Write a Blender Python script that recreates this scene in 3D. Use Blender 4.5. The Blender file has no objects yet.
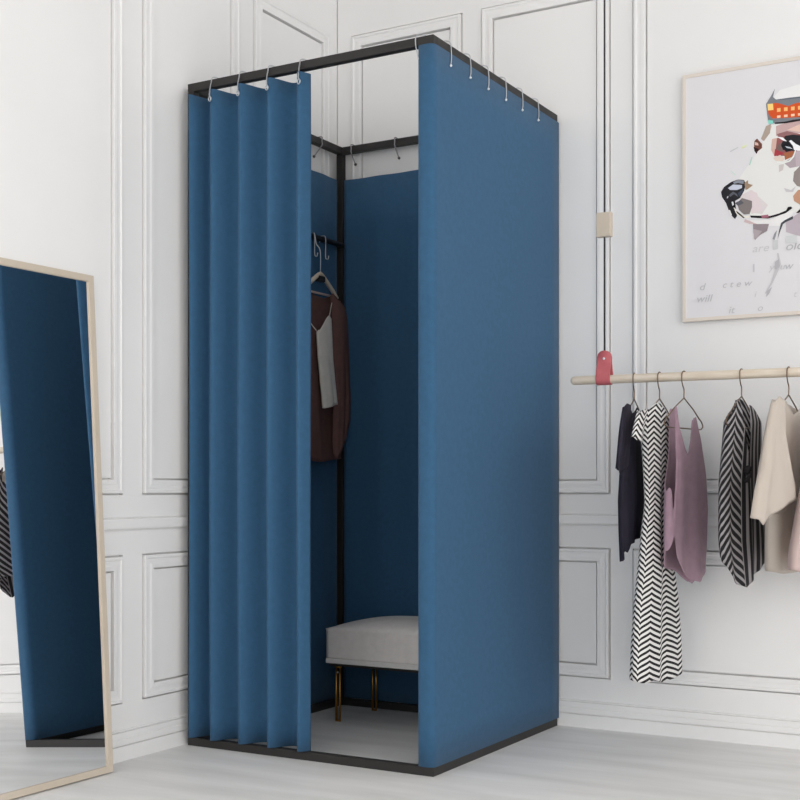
import bpy, bmesh, math, random
from mathutils import Vector, Matrix
random.seed(7)
S = bpy.context.scene
COL = S.collection
PI = math.pi

# ------------------------------------------------------------------ camera
F, HOR, CAMZ = 1261.0, 488.0, 0.817
cam_d = bpy.data.cameras.new('camera'); cam = bpy.data.objects.new('camera', cam_d); COL.objects.link(cam)
cam.location = (0, 0, CAMZ); cam.rotation_euler = (PI/2, 0, math.radians(30))
cam_d.sensor_width = 36; cam_d.lens = F/800*36; cam_d.shift_y = (HOR-400)/800
cam_d.clip_start = .05; cam_d.clip_end = 100
S.camera = cam
CEIL = 3.05
XL, YB = -2.613, 4.045            # left wall plane, back wall plane
C30, S30 = math.cos(math.radians(30)), .5
RIGHT = Vector((C30, S30, 0)); FWD = Vector((-S30, C30, 0))

def ray(px, py):
    return FWD + RIGHT*((px-400)/F) + Vector((0, 0, (HOR-py)/F))
def onX(px, py, X):
    d = ray(px, py); t = X/d.x; return Vector((X, d.y*t, CAMZ+d.z*t))
def onY(px, py, Y):
    d = ray(px, py); t = Y/d.y; return Vector((d.x*t, Y, CAMZ+d.z*t))

# ------------------------------------------------------------------ materials
def lin(c):
    c /= 255
    return c/12.92 if c <= .04045 else ((c+.055)/1.055)**2.4
def rgb(r, g, b): return (lin(r), lin(g), lin(b), 1)
def mat(name, col, rough=.6, metal=0, spec=.5, sheen=0):
    m = bpy.data.materials.new(name); m.use_nodes = True
    b = m.node_tree.nodes['Principled BSDF']
    b.inputs['Base Color'].default_value = col
    b.inputs['Roughness'].default_value = rough
    b.inputs['Metallic'].default_value = metal
    b.inputs['Specular IOR Level'].default_value = spec
    b.inputs['Sheen Weight'].default_value = sheen
    return m
def N(m, t, **kw):
    n = m.node_tree.nodes.new(t)
    for k, v in kw.items(): setattr(n, k, v)
    return n
def L(m, a, b): m.node_tree.links.new(a, b)
def noise_mat(name, c1, c2, scale=(1, 1, 1), nscale=5, detail=6, rough=.6, spec=.5, sheen=0, bump=0, lo=.35, hi=.65, metal=0):
    m = mat(name, c1, rough, metal, spec, sheen)
    b = m.node_tree.nodes['Principled BSDF']
    tc = N(m, 'ShaderNodeTexCoord'); mp = N(m, 'ShaderNodeMapping'); mp.inputs['Scale'].default_value = scale
    no = N(m, 'ShaderNodeTexNoise'); no.inputs['Scale'].default_value = nscale; no.inputs['Detail'].default_value = detail
    cr = N(m, 'ShaderNodeValToRGB')
    cr.color_ramp.elements[0].position = lo; cr.color_ramp.elements[1].position = hi
    cr.color_ramp.elements[0].color = c1; cr.color_ramp.elements[1].color = c2
    L(m, tc.outputs['Object'], mp.inputs['Vector']); L(m, mp.outputs['Vector'], no.inputs['Vector'])
    L(m, no.outputs['Fac'], cr.inputs['Fac']); L(m, cr.outputs['Color'], b.inputs['Base Color'])
    if bump:
        bu = N(m, 'ShaderNodeBump'); bu.inputs['Strength'].default_value = bump; bu.inputs['Distance'].default_value = .002
        L(m, no.outputs['Fac'], bu.inputs['Height']); L(m, bu.outputs['Normal'], b.inputs['Normal'])
    return m

M = {}
M['wall'] = noise_mat('white_wall_paint', rgb(236, 235, 234), rgb(239, 238, 237), nscale=2, rough=.75, spec=.25)
M['trim'] = noise_mat('white_trim_paint', rgb(236, 235, 234), rgb(239, 238, 237), nscale=3, rough=.6, spec=.3)
M['floor'] = noise_mat('whitewashed_floor', rgb(218, 217, 215), rgb(237, 236, 235), scale=(.7, 4.5, 1), nscale=2.6, detail=9, rough=.5, spec=.3, lo=.3, hi=.7)
M['blue'] = noise_mat('blue_curtain_cloth', rgb(52, 90, 122), rgb(55, 94, 127), nscale=60, rough=.85, spec=.2, sheen=.08, bump=.05)
M['black'] = mat('black_powder_coated_steel', rgb(45, 43, 42), .55, 0, .35)
M['chrome'] = mat('brushed_steel', rgb(205, 208, 212), .28, 1)
M['darkmetal'] = mat('dark_steel', rgb(92, 90, 92), .4, .8)
M['greymetal'] = mat('grey_steel', rgb(150, 148, 150), .4, .8)
M['bead'] = mat('clear_white_bead', rgb(215, 222, 228), .15, 0, .7)
M['mirror'] = mat('mirror_silver', (.93, .94, .95, 1), .0, 1)
M['lightwood'] = noise_mat('pale_wood', rgb(198, 185, 168), rgb(206, 194, 178), scale=(1, 1, 1), nscale=3, rough=.55, spec=.3)
M['framewood'] = mat('bleached_frame_wood', rgb(224, 214, 203), .55, 0, .3)
M['railwood'] = noise_mat('pale_rail_wood', rgb(213, 198, 178), rgb(228, 216, 200), scale=(2, 14, 14), nscale=5, rough=.5, spec=.35)
M['gold'] = mat('brushed_gold', rgb(190, 140, 70), .3, 1)
M['bench'] = noise_mat('grey_upholstery', rgb(228, 223, 219), rgb(235, 230, 226), nscale=40, rough=.9, spec=.2, sheen=.1, bump=.1)
M['bench_base'] = noise_mat('pale_grey_upholstery', rgb(222, 219, 216), rgb(228, 226, 223), nscale=40, rough=.9, spec=.2)
M['rope'] = mat('black_cord', rgb(48, 45, 46), .8)
M['pink'] = noise_mat('pink_leather', rgb(192, 98, 103), rgb(200, 107, 112), nscale=40, rough=.5, spec=.4)
M['wire'] = mat('antique_brass_wire', rgb(128, 108, 92), .35, .85)
M['navy'] = noise_mat('navy_chiffon', rgb(29, 26, 38), rgb(36, 32, 47), nscale=30, rough=.75, spec=.3)
M['mauve'] = noise_mat('mauve_cotton', rgb(160, 132, 146), rgb(168, 140, 153), nscale=40, rough=.8, spec=.2, sheen=.1)
M['cream'] = mat('cream_satin', rgb(186, 175, 164), .40, 0, .4, .05)
M['rose'] = mat('dusty_rose_satin', rgb(188, 166, 161), .45, 0, .4, .05)
M['brown'] = noise_mat('brown_jersey', rgb(98, 72, 68), rgb(106, 78, 74), nscale=35, rough=.85, spec=.2)
M['ivory'] = noise_mat('ivory_cotton', rgb(212, 207, 198), rgb(220, 215, 207), nscale=35, rough=.85, spec=.2)
M['canvas'] = mat('painted_canvas', rgb(226, 224, 226), .85, 0, .2)

def herringbone():
    m = mat('herringbone_print', (1, 1, 1, 1), .8, 0, .2); b = m.node_tree.nodes['Principled BSDF']
    uv = N(m, 'ShaderNodeUVMap'); sp = N(m, 'ShaderNodeSeparateXYZ'); L(m, uv.outputs['UV'], sp.inputs[0])
    pp = N(m, 'ShaderNodeMath', operation='PINGPONG'); pp.inputs[1].default_value = 1.0
    mu = N(m, 'ShaderNodeMath', operation='MULTIPLY'); mu.inputs[1].default_value = 7.0
    L(m, sp.outputs['X'], mu.inputs[0]); L(m, mu.outputs[0], pp.inputs[0])
    k = N(m, 'ShaderNodeMath', operation='MULTIPLY'); k.inputs[1].default_value = .021; L(m, pp.outputs[0], k.inputs[0])
    a = N(m, 'ShaderNodeMath', operation='ADD'); L(m, sp.outputs['Y'], a.inputs[0]); L(m, k.outputs[0], a.inputs[1])
    d = N(m, 'ShaderNodeMath', operation='DIVIDE'); d.inputs[1].default_value = .0168; L(m, a.outputs[0], d.inputs[0])
    fr = N(m, 'ShaderNodeMath', operation='FRACT'); L(m, d.outputs[0], fr.inputs[0])
    g = N(m, 'ShaderNodeMath', operation='GREATER_THAN'); g.inputs[1].default_value = .52; L(m, fr.outputs[0], g.inputs[0])
    mx = N(m, 'ShaderNodeMix', data_type='RGBA'); mx.inputs[6].default_value = rgb(228, 226, 224); mx.inputs[7].default_value = rgb(34, 32, 34)
    L(m, g.outputs[0], mx.inputs[0]); L(m, mx.outputs[2], b.inputs['Base Color'])
    return m
def striped():
    # left of the placket the stripes run as steep chevrons, right of it they fall straight
    m = mat('black_grey_stripes', (1, 1, 1, 1), .75, 0, .25); b = m.node_tree.nodes['Principled BSDF']
    uv = N(m, 'ShaderNodeUVMap'); sp = N(m, 'ShaderNodeSeparateXYZ'); L(m, uv.outputs['UV'], sp.inputs[0])
    x10 = N(m, 'ShaderNodeMath', operation='MULTIPLY'); x10.inputs[1].default_value = 13; L(m, sp.outputs['X'], x10.inputs[0])
    pp0 = N(m, 'ShaderNodeMath', operation='SUBTRACT'); pp0.inputs[1].default_value = .69; L(m, sp.outputs['X'], pp0.inputs[0])
    pp = N(m, 'ShaderNodeMath', operation='ABSOLUTE'); L(m, pp0.outputs[0], pp.inputs[0])
    p3 = N(m, 'ShaderNodeMath', operation='MULTIPLY'); p3.inputs[1].default_value = 11; L(m, pp.outputs[0], p3.inputs[0])
    yy = N(m, 'ShaderNodeMath', operation='MULTIPLY'); yy.inputs[1].default_value = 37; L(m, sp.outputs['Y'], yy.inputs[0])
    ch = N(m, 'ShaderNodeMath', operation='ADD'); L(m, p3.outputs[0], ch.inputs[0]); L(m, yy.outputs[0], ch.inputs[1])
    lt = N(m, 'ShaderNodeMath', operation='GREATER_THAN'); lt.inputs[1].default_value = .52; L(m, sp.outputs['X'], lt.inputs[0])
    mf = N(m, 'ShaderNodeMix', data_type='FLOAT'); L(m, lt.outputs[0], mf.inputs[0]); L(m, x10.outputs[0], mf.inputs[2]); L(m, ch.outputs[0], mf.inputs[3])
    fr = N(m, 'ShaderNodeMath', operation='FRACT'); L(m, mf.outputs[0], fr.inputs[0])
    g = N(m, 'ShaderNodeMath', operation='GREATER_THAN'); g.inputs[1].default_value = .60; L(m, fr.outputs[0], g.inputs[0])
    mx = N(m, 'ShaderNodeMix', data_type='RGBA'); mx.inputs[6].default_value = rgb(38, 36, 38); mx.inputs[7].default_value = rgb(164, 160, 162)
    L(m, g.outputs[0], mx.inputs[0]); L(m, mx.outputs[2], b.inputs['Base Color'])
    return m
M['herringbone'] = herringbone(); M['striped'] = striped()

# ------------------------------------------------------------------ mesh helpers
def build(name, bm, m, parent=None, smooth=False, loc=None):
    bmesh.ops.recalc_face_normals(bm, faces=bm.faces)
    me = bpy.data.meshes.new(name); bm.to_mesh(me); bm.free()
    o = bpy.data.objects.new(name, me); COL.objects.link(o)
    for mm in (m if isinstance(m, (list, tuple)) else [m]): me.materials.append(mm)
    if smooth:
        for p in me.polygons: p.use_smooth = True
    if parent: adopt(o, parent)
    return o
def adopt(o, parent):
    # meshes are written in room coordinates; move them into their thing's own frame
    root = parent
    while root.parent: root = root.parent
    o.data.transform(Matrix.Translation(-root.location)); o.parent = parent
def box(bm, x0, x1, y0, y1, z0, z1, bev=0):
    vs = [bm.verts.new((x, y, z)) for x in (x0, x1) for y in (y0, y1) for z in (z0, z1)]
    fs = [(0, 1, 3, 2), (4, 6, 7, 5), (0, 4, 5, 1), (2, 3, 7, 6), (0, 2, 6, 4), (1, 5, 7, 3)]
    faces = [bm.faces.new([vs[i] for i in f]) for f in fs]
    if bev:
        es = {e for f in faces for e in f.edges}
        bmesh.ops.bevel(bm, geom=list(es), offset=bev, segments=2, affect='EDGES', profile=.6)
def bx(*a, **k):
    bm = bmesh.new(); box(bm, *a, **k); return bm
def tube(bm, pts, r, seg=10, closed=False, cap=True):
    pts = [Vector(p) for p in pts]; n = len(pts); rings = []
    rr = r if isinstance(r, (list, tuple)) else [r]*n
    prev = None
    for i, p in enumerate(pts):
        if closed: t = pts[(i+1) % n]-pts[i-1]
        else: t = pts[min(i+1, n-1)]-pts[max(i-1, 0)]
        t.normalize()
        if prev is None:
            a = Vector((0, 0, 1)) if abs(t.z) < .9 else Vector((1, 0, 0))
            u = t.cross(a).normalized()
        else:
            u = (prev - t*prev.dot(t)).normalized()
        prev = u; v = t.cross(u)
        rings.append([bm.verts.new(p+(u*math.cos(2*PI*k/seg)+v*math.sin(2*PI*k/seg))*rr[i]) for k in range(seg)])
    for i in range(n if closed else n-1):
        a, b = rings[i], rings[(i+1) % n]
        for k in range(seg): bm.faces.new((a[k], a[(k+1) % seg], b[(k+1) % seg], b[k]))
    if cap and not closed:
        bm.faces.new(rings[0][::-1]); bm.faces.new(rings[-1])
def spline(pts, sub=6):
    P = [Vector(p) for p in pts]; out = []
    for i in range(len(P)-1):
        p0, p1, p2, p3 = P[max(i-1, 0)], P[i], P[i+1], P[min(i+2, len(P)-1)]
        for k in range(sub):
            t = k/sub
            out.append(.5*((2*p1)+(p2-p0)*t+(2*p0-5*p1+4*p2-p3)*t*t+(3*p1-p0-3*p2+p3)*t**3))
    out.append(P[-1]); return out
def ball(bm, c, r, seg=12):
    bmesh.ops.create_uvsphere(bm, u_segments=seg, v_segments=seg//2+2, radius=r, matrix=Matrix.Translation(c))
def torus(bm, c, R, r, axis, seg=20):
    axis = Vector(axis).normalized(); a = Vector((0, 0, 1)) if abs(axis.z) < .9 else Vector((1, 0, 0))
    u = axis.cross(a).normalized(); v = axis.cross(u)
    tube(bm, [Vector(c)+(u*math.cos(2*PI*k/seg)+v*math.sin(2*PI*k/seg))*R for k in range(seg)], r, 8, closed=True)
def structure(name, bm, m, smooth=False):
    o = build(name, bm, m, smooth=smooth); o['kind'] = 'structure'; return o
def tag(o, label, cat, group=None):
    o['label'] = label; o['category'] = cat
    if group: o['group'] = group
    return o
def empty(name, loc, label, cat, group=None):
    o = bpy.data.objects.new(name, None); COL.objects.link(o); o.location = loc; o.empty_display_size = .1
    return tag(o, label, cat, group)
def copy_tree(o):
    c = o.copy(); COL.objects.link(c)
    for ch in o.children:
        k = ch.copy(); COL.objects.link(k); k.parent = c
        for g in ch.children:
            q = g.copy(); COL.objects.link(q); q.parent = k
    return c

# ------------------------------------------------------------------ room shell
structure('floor', bx(XL-.12, 3.6, -3.2, YB+.12, -.1, 0), M['floor'])
structure('ceiling', bx(XL-.12, 3.6, -3.2, YB+.12, CEIL, CEIL+.1), M['wall'])
PAN = {'left': ((1.35, 2.856), (2.953, 3.430), (3.518, 3.985)), 'back': ((-2.543, -2.081), (-1.995, -1.519), (-1.431, -.42), (-.33, .7))}
PZ = {'left': ((.801, 2.523), (.175, .611)), 'back': ((.801, 2.523), (.175, .609))}
GW, GD, MW = .0055, .016, .0405       # width and depth of the added shade-line grooves, moulding width
def wall(name, side, s0, s1):
    # plastered wall with grooves added outside and inside each panel moulding to shade its edges
    rings = []
    for a0, a1 in PAN[side]:
        for b0, b1 in PZ[side]:
            rings.append((a0-GW, a1+GW, b0-GW, b1+GW, a0, a1, b0, b1))
            rings.append((a0+MW, a1-MW, b0+MW, b1-MW, a0+MW+GW, a1-MW-GW, b0+MW+GW, b1-MW-GW))
    if side == 'back': rings.append((s0-1, s0+.004, -1, CEIL+1, 9, 9, 9, 9))  # added groove that darkens the line of the wall corner
    ss = {s0, s1}; zz = {0, CEIL}
    for r in rings:
        for v in (r[0], r[1], r[4], r[5]):
            if s0 < v < s1: ss.add(v)
        for v in (r[2], r[3], r[6], r[7]):
            if 0 < v < CEIL: zz.add(v)
    ss, zz = sorted(ss), sorted(zz)
    def deep(s, z):
        for a, b, c, d, e, f, g, h in rings:
            if a < s < b and c < z < d and not (e < s < f and g < z < h): return GD
        return 0
    bm = bmesh.new()
    pt3 = lambda s, z, o: (XL-o, s, z) if side == 'left' else (s, YB+o, z)
    H = [[deep((ss[i]+ss[i+1])/2, (zz[k]+zz[k+1])/2) for k in range(len(zz)-1)] for i in range(len(ss)-1)]
    quad = lambda *p: bm.faces.new([bm.verts.new(pt3(*q)) for q in p])
    for i in range(len(ss)-1):
        for k in range(len(zz)-1):
            a, b, c, d, o = ss[i], ss[i+1], zz[k], zz[k+1], H[i][k]
            quad((a, c, o), (b, c, o), (b, d, o), (a, d, o))
            if i+1 < len(ss)-1 and H[i+1][k] != o: quad((b, c, o), (b, d, o), (b, d, H[i+1][k]), (b, c, H[i+1][k]))
            if k+1 < len(zz)-1 and H[i][k+1] != o: quad((a, d, o), (b, d, o), (b, d, H[i][k+1]), (a, d, H[i][k+1]))
    bmesh.ops.remove_doubles(bm, verts=bm.verts, dist=1e-5)
    if side == 'left': box(bm, XL-.12, XL-GD-.001, s0, s1, 0, CEIL)
    else: box(bm, s0, s1, YB+GD+.001, YB+.12, 0, CEIL)
    return structure(name, bm, M['wall'])
wall('wall_left', 'left', -3.2, YB+.12)
wall('wall_back', 'back', XL, 3.6)

def sweep_wall(name, prof, wall, a, b):
    # prof: (out, z) points of a horizontal moulding, swept along the wall
    bm = bmesh.new(); ends = []
    for s in (a, b):
        ends.append([bm.verts.new((XL+o, s, z) if wall == 'left' else (s, YB-o, z)) for o, z in prof])
    n = len(prof)
    for k in range(n): bm.faces.new((ends[0][k], ends[0][(k+1) % n], ends[1][(k+1) % n], ends[1][k]))
    bm.faces.new(ends[0]); bm.faces.new(ends[1][::-1])
    return structure(name, bm, M['trim'])
BASE = [(0, 0), (.0100, 0), (.0100, .0430), (.0015, .0445), (.0015, .0470), (.0090, .0480), (.0090, .0640), (.0070, .0660), (.0070, .0670), (.0085, .0680), (.0085, .0850), (.0008, .0860), (.0008, .0885), (.0050, .0892), (.0040, .0915), (0, .0920)]
RAIL = [(0, .6880), (.0045, .6885), (.0045, .6900), (.0006, .6905), (.0006, .6930), (.0095, .6940), (.0110, .70), (.0110, .718), (.0095, .7245), (.0006, .7255), (.0006, .7280), (.0045, .7285), (.0045, .7300), (0, .7305)]
sweep_wall('baseboard_left', BASE, 'left', -3.2, YB-.010)
sweep_wall('baseboard_back', BASE, 'back', XL, 3.6)
sweep_wall('trim_1', RAIL, 'left', -3.2, YB-.010)
sweep_wall('trim_2', RAIL, 'back', XL, 3.6)
# picture-frame panel mouldings: profile (inset from the outer edge, height off the wall)
PROF = [(0, -GD), (.0002, .0080), (.0010, .0086), (.008, .0094), (.0125, .0068), (.022, .0070), (.028, .0086), (MW-.001, .0086), (MW-.0002, .0078), (MW, -GD)]
tn = [2]
def panel(wall, a0, a1, z0, z1):
    tn[0] += 1
    bm = bmesh.new(); rings = []
    for ins, h in PROF:
        cs = [(a0+ins, z0+ins), (a1-ins, z0+ins), (a1-ins, z1-ins), (a0+ins, z1-ins)]
        rings.append([bm.verts.new((XL+h, s, z) if wall == 'left' else (s, YB-h, z)) for s, z in cs])
    for i in range(len(rings)-1):
        for k in range(4): bm.faces.new((rings[i][k], rings[i][(k+1) % 4], rings[i+1][(k+1) % 4], rings[i+1][k]))
    structure('trim_%d' % tn[0], bm, M['trim'])
for side in ('left', 'back'):
    for (a0, a1) in PAN[side]:
        for (b0, b1) in PZ[side]: panel(side, a0, a1, b0, b1)

# ------------------------------------------------------------------ fitting room frame
T = .0254
FX0, FX1, FY0, FY1, FH = -2.588, -1.700, 3.133, 4.028, 2.100
fr = empty('fitting_room_frame', (-2.15, 3.58, 0), 'square black steel fitting room frame holding blue curtains in the room corner', 'fitting room')
for x in (FX0, FX1-T):
    for y in (FY0, FY1-T):
        build('post', bx(x, x+T, y, y+T, T, FH-T, bev=.0015), M['black'], fr)
for z, nm in ((0, 'bottom_rail'), (FH-T, 'top_rail')):
    build(nm, bx(FX0, FX1, FY0, FY0+T, z, z+T, bev=.0015), M['black'], fr)
    build(nm, bx(FX1-T, FX1, FY0+T, FY1, z, z+T, bev=.0015), M['black'], fr)
    build(nm, bx(FX0, FX1-T, FY1-T, FY1, z, z+T, bev=.0015), M['black'], fr)
    build(nm, bx(FX0, FX0+T, FY0+T, FY1-T, z, z+T, bev=.0015), M['black'], fr)
bm = bmesh.new(); BARX, BARZ = -2.562, 1.730
tube(bm, [(BARX, FY0+T, BARZ), (BARX, FY1-T, BARZ)], .0095, 14)
for y in (FY0+T+.0, FY1-T-.02): box(bm, FX0+T*.5, BARX, y, y+.02, BARZ-.008, BARZ+.008)
build('hanging_bar', bm, M['black'], fr, True)

# ------------------------------------------------------------------ curtains
def solidify(o, t, off=0):
    md = o.modifiers.new('thickness', 'SOLIDIFY'); md.thickness = t; md.offset = off
def sheet(pts, z0, z1, nz=26, ztop=None, wob=0):
    bm = bmesh.new(); g = []
    for j in range(nz+1):
        f = j/nz; row = []
        for i, (x, y) in enumerate(pts):
            zt = z1 if ztop is None else ztop(i/(len(pts)-1))
            w = wob*math.sin(i*.13+3*f)*math.sin(f*PI*1.0)
            row.append(bm.verts.new((x+w*.3, y+w, z0+(zt-z0)*f)))
        g.append(row)
    for j in range(nz):
        for i in range(len(pts)-1): bm.faces.new((g[j][i], g[j][i+1], g[j+1][i+1], g[j+1][i]))
    return bm
CREST = -2.147; PER = .110; AMP = .0325
pts = []
n = 180; xa, xb = -2.568, -2.125
for i in range(n+1):
    x = xa+(xb-xa)*i/n
    ph = 2*PI*(x-CREST)/PER
    q_ = (x-(CREST-4*PER))/(PER/2)         # the first pleat stays in front of the corner post
    if q_ < 1: ph = PI*max(q_, 0)**2.6
    y = 3.1455-AMP*math.cos(ph+.30*math.sin(ph))
    pts.append((x, y))
def zt(f):
    x = xa+(xb-xa)*f
    return 2.0585+.0035*math.cos(2*PI*(x-CREST)/PER)
bm = sheet(pts, .0285, 2.06, 30, zt, .003)
o = build('curtain', bm, M['blue'], smooth=True); solidify(o, .003)
tag(o, 'blue curtain drawn half open in soft pleats across the front of the fitting room', 'curtain')

def profile_round(x_out, x_in, y0, y1, r):
    p = []
    p.append((x_in, y1))
    k = 14
    for i in range(k+1): p.append((x_in, y1+(y0+r-y1)*i/k))
    cx = (x_out+x_in)/2; hw = (x_out-x_in)/2
    for i in range(1, 20):
        a = PI-PI*0+PI*i/20     # from inner side round the front to the outer side
        c, s_ = math.cos(a), math.sin(a)
        p.append((cx+hw*math.copysign(abs(c)**.72, c), y0+r+r*math.copysign(abs(s_)**.72, s_)))
    for i in range(k+1): p.append((x_out, y0+r+(y1-y0-r)*i/k))
    p.append((x_out-.004, y1+.002))
    return p
p = profile_round(-1.6975, -1.7510, 3.1265, 4.031, .024)
o = build('curtain', sheet(p, .0265, 2.0735, 20), M['blue'], smooth=True); solidify(o, .003)
tag(o, 'blue curtain stretched flat as the outer right side of the fitting room', 'curtain')
p = [(-2.5605+(.805)*i/60, 4.0165-.0025*math.cos(i*.55)) for i in range(61)]
o = build('curtain', sheet(p, .028, 1.977, 10), M['blue'], smooth=True); solidify(o, .003)
tag(o, 'dark blue back curtain inside the fitting room, behind the bench', 'curtain')
p = [(-2.5795+.0025*math.cos(i*.6), 3.178+(.815)*i/60) for i in range(61)]
o = build('curtain', sheet(p, .028, 1.977, 10), M['blue'], smooth=True); solidify(o, .003)
tag(o, 'dark blue left side curtain inside the fitting room, behind the hanging brown jacket', 'curtain')

# ------------------------------------------------------------------ curtain hooks
HG = 'curtain hooks on the fitting room rails'
ordn = ['leftmost', 'second from left', 'third from left', 'rightmost']
proto = None
for i, (px, py) in enumerate(((210, 99), (238, 93.5), (267, 88), (299, 82))):
    p = onY(px, py, 3.104)
    if proto is None:
        h = empty('curtain_hook', (p.x, 3.1455, FH), '', 'curtain hook', HG)
        x, zr = p.x, p.z
        bm = bmesh.new()
        tube(bm, spline([(x+.004, 3.1635, FH-.012), (x+.001, 3.1625, FH-.002), (x-.004, 3.155, FH+.006), (x-.011, 3.1445, FH+.0085), (x-.014, 3.132, FH+.003), (x-.014, 3.128, FH-.012), (x-.010, 3.118, FH-.03), (x-.004, 3.106, zr+.014), (x, 3.105, zr+.0085)]), .0019, 8)
        build('wire', bm, M['chrome'], h, True)
        bm = bmesh.new(); torus(bm, (x, 3.1025, zr), .0065, .0021, (.35, 1, .1))
        build('ring', bm, M['chrome'], h, True)
        proto = h
    else:
        h = copy_tree(proto); h.location = (p.x, 3.1455, FH)
    h['label'] = 'steel ring hook holding the pleated front curtain, ' + ordn[i]
# hooks of the right-hand curtain
proto = None
ords = ['nearest the front corner', 'second from the front corner', 'third from the front corner', 'fourth from the front corner', 'second from the back wall', 'nearest the back wall']
for i, px in enumerate((450, 469.5, 487.5, 505, 521.5, 537.5)):
    p = onX(px, 80, -1.697); y = p.y
    if proto is None:
        h = empty('curtain_hook', (-1.7127, y, FH), '', 'curtain hook', HG)
        bm = bmesh.new()
        tube(bm, spline([(-1.730, y-.006, FH-.012), (-1.7285, y-.006, FH+.002), (-1.721, y-.004, FH+.009), (-1.710, y-.001, FH+.011), (-1.697, y+.001, FH+.004), (-1.6935, y+.001, FH-.02), (-1.6925, y, FH-.045), (-1.6925, y-.003, FH-.058), (-1.6935, y-.008, FH-.066)]), .0017, 8)
        build('wire', bm, M['chrome'], h, True)
        bm = bmesh.new(); ball(bm, (-1.6920, y-.004, FH-.064), .0042)
        build('bead', bm, M['bead'], h, True)
        proto = h
    else:
        h = copy_tree(proto); h.location = (-1.7127, y, FH)
    h['label'] = 'long steel hook over the flat right curtain, ' + ords[i]
# corner hook over the front rail
x = onY(418.5, 40, 3.128).x
h = empty('curtain_hook', (x, 3.1455, FH), 'large curved steel hook over the front rail at its right corner', 'curtain hook', HG)
bm = bmesh.new()
tube(bm, spline([(x+.016, 3.1640, FH-.010), (x+.014, 3.163, FH+.001), (x+.007, 3.1520, FH+.010), (x-.004, 3.1380, FH+.010), (x-.009, 3.129, FH-.001), (x-.009, 3.127, FH-.02), (x-.004, 3.1265, FH-.045), (x+.001, 3.1265, FH-.066)]), .0017, 8)
build('wire', bm, M['chrome'], h, True)
# drooping hooks on the inner rails
def droop(px1, py1, px2, py2, side, label):
    if side == 'back':
        a = onY(px1, py1, FY1-T-.003); b = onY(px2, py2, FY1-T-.012)
        d = Vector((0, -1, 0))
    else:
        a = onX(px1, py1, FX0+T+.003); b = onX(px2, py2, FX0+T+.012)
        d = Vector((1, 0, 0))
    h = empty('curtain_hook', (a.x, a.y, FH), label, 'curtain hook', HG)
    over = a-d*.0330; over.z = FH-.008
    top1 = a-d*.028; top1.z = FH+.003
    top2 = a+d*.0015; top2.z = FH+.003
    bm = bmesh.new()
    tube(bm, spline([over, top1, top2, Vector((a.x, a.y, FH-.012))+d*.002, Vector((a.x, a.y, FH-T))+d*.003, a.lerp(b, .5) if 0 else (Vector((a.x, a.y, FH-T-.006))+b)/2, b]), .0022, 8)
    build('wire', bm, M['greymetal'], h, True)
    bm = bmesh.new(); ball(bm, b, .0055); build('bead', bm, M['darkmetal'], h, True)
droop(351.5, 148, 355.5, 164.5, 'back', 'steel hook drooping from the back rail inside the fitting room, beside the corner post')
droop(395, 141, 399, 158, 'back', 'steel hook drooping from the back rail inside the fitting room, near the right curtain')
droop(321.5, 141, 314, 156.5, 'left', 'steel hook drooping from the left inner rail, left of the corner post')

# ------------------------------------------------------------------ bench
BX0, BX1, BY0, BY1 = -2.428, -1.800, 3.685, 3.990
bn = empty('bench', ((BX0+BX1)/2, (BY0+BY1)/2, 0), 'low grey upholstered bench with gold hairpin legs inside the fitting room', 'bench')
bm = bmesh.new(); nx, ny = 40, 20; top = []
z0, zs, zd = .2235, .327, .038
def edge(t):      # 0 at the rim, 1 inside
    return 1-(abs(2*t-1))**2.6
for i in range(nx+1):
    row = []
    for j in range(ny+1):
        a, b = i/nx, j/ny
        z = zs+zd*(max(0, 1-abs(2*a-1)**3.0)**.8)*(max(0, 1-abs(2*b-1)**3.2)**.8)
        row.append(bm.verts.new((BX0+(BX1-BX0)*a, BY0+(BY1-BY0)*b, z)))
    top.append(row)
for i in range(nx):
    for j in range(ny): bm.faces.new((top[i][j], top[i+1][j], top[i+1][j+1], top[i][j+1]))
rim = [top[i][0] for i in range(nx+1)]+[top[nx][j] for j in range(1, ny+1)]+[top[i][ny] for i in range(nx-1, -1, -1)]+[top[0][j] for j in range(ny-1, 0, -1)]
prev = rim
for zz, ins in ((zs-.006, -.0015), (zs-.03, -.002), (z0+.006, -.002), (z0, .002)):
    cx, cy = (BX0+BX1)/2, (BY0+BY1)/2; ring = []
    for v in rim:
        ring.append(bm.verts.new((v.co.x-math.copysign(ins, v.co.x-cx)*(abs(v.co.x-cx) > .3), v.co.y-math.copysign(ins, v.co.y-cy)*(abs(v.co.y-cy) > .14), zz)))
    for k in range(len(rim)): bm.faces.new((prev[k], prev[(k+1) % len(rim)], ring[(k+1) % len(rim)], ring[k]))
    prev = ring
bm.faces.new(prev)
build('seat_cushion', bm, M['bench'], bn, True)
build('seat_base', bx(BX0, BX1, BY0, BY1, .206, .2235, bev=.003), M['bench_base'], bn)
build('under_frame', bx(BX0+.01, BX1-.01, BY0+.012, BY1-.012, .196, .206), M['black'], bn)
for lx in (BX0+.033, BX1-.033):
    for ly in (BY0+.03, BY1-.03):
        bm = bmesh.new()
        for dx in (-.0075, .0075):
            tube(bm, [(lx+dx, ly, .196), (lx+dx, ly, .0)], .0042, 10)
        for k in range(9):
            pass
        box(bm, lx-.0075, lx+.0075, ly-.003, ly+.003, .0, .006)
        box(bm, lx-.0115, lx+.0115, ly-.006, ly+.006, .188, .196)
        lg = build('leg', bm, M['gold'], bn, True)
        if ly < 3.8 and lx < -2.1:
            bm = bmesh.new(); ball(bm, (lx, ly-.002, .172), .004); build('screw', bm, M['chrome'], lg, True)

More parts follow.
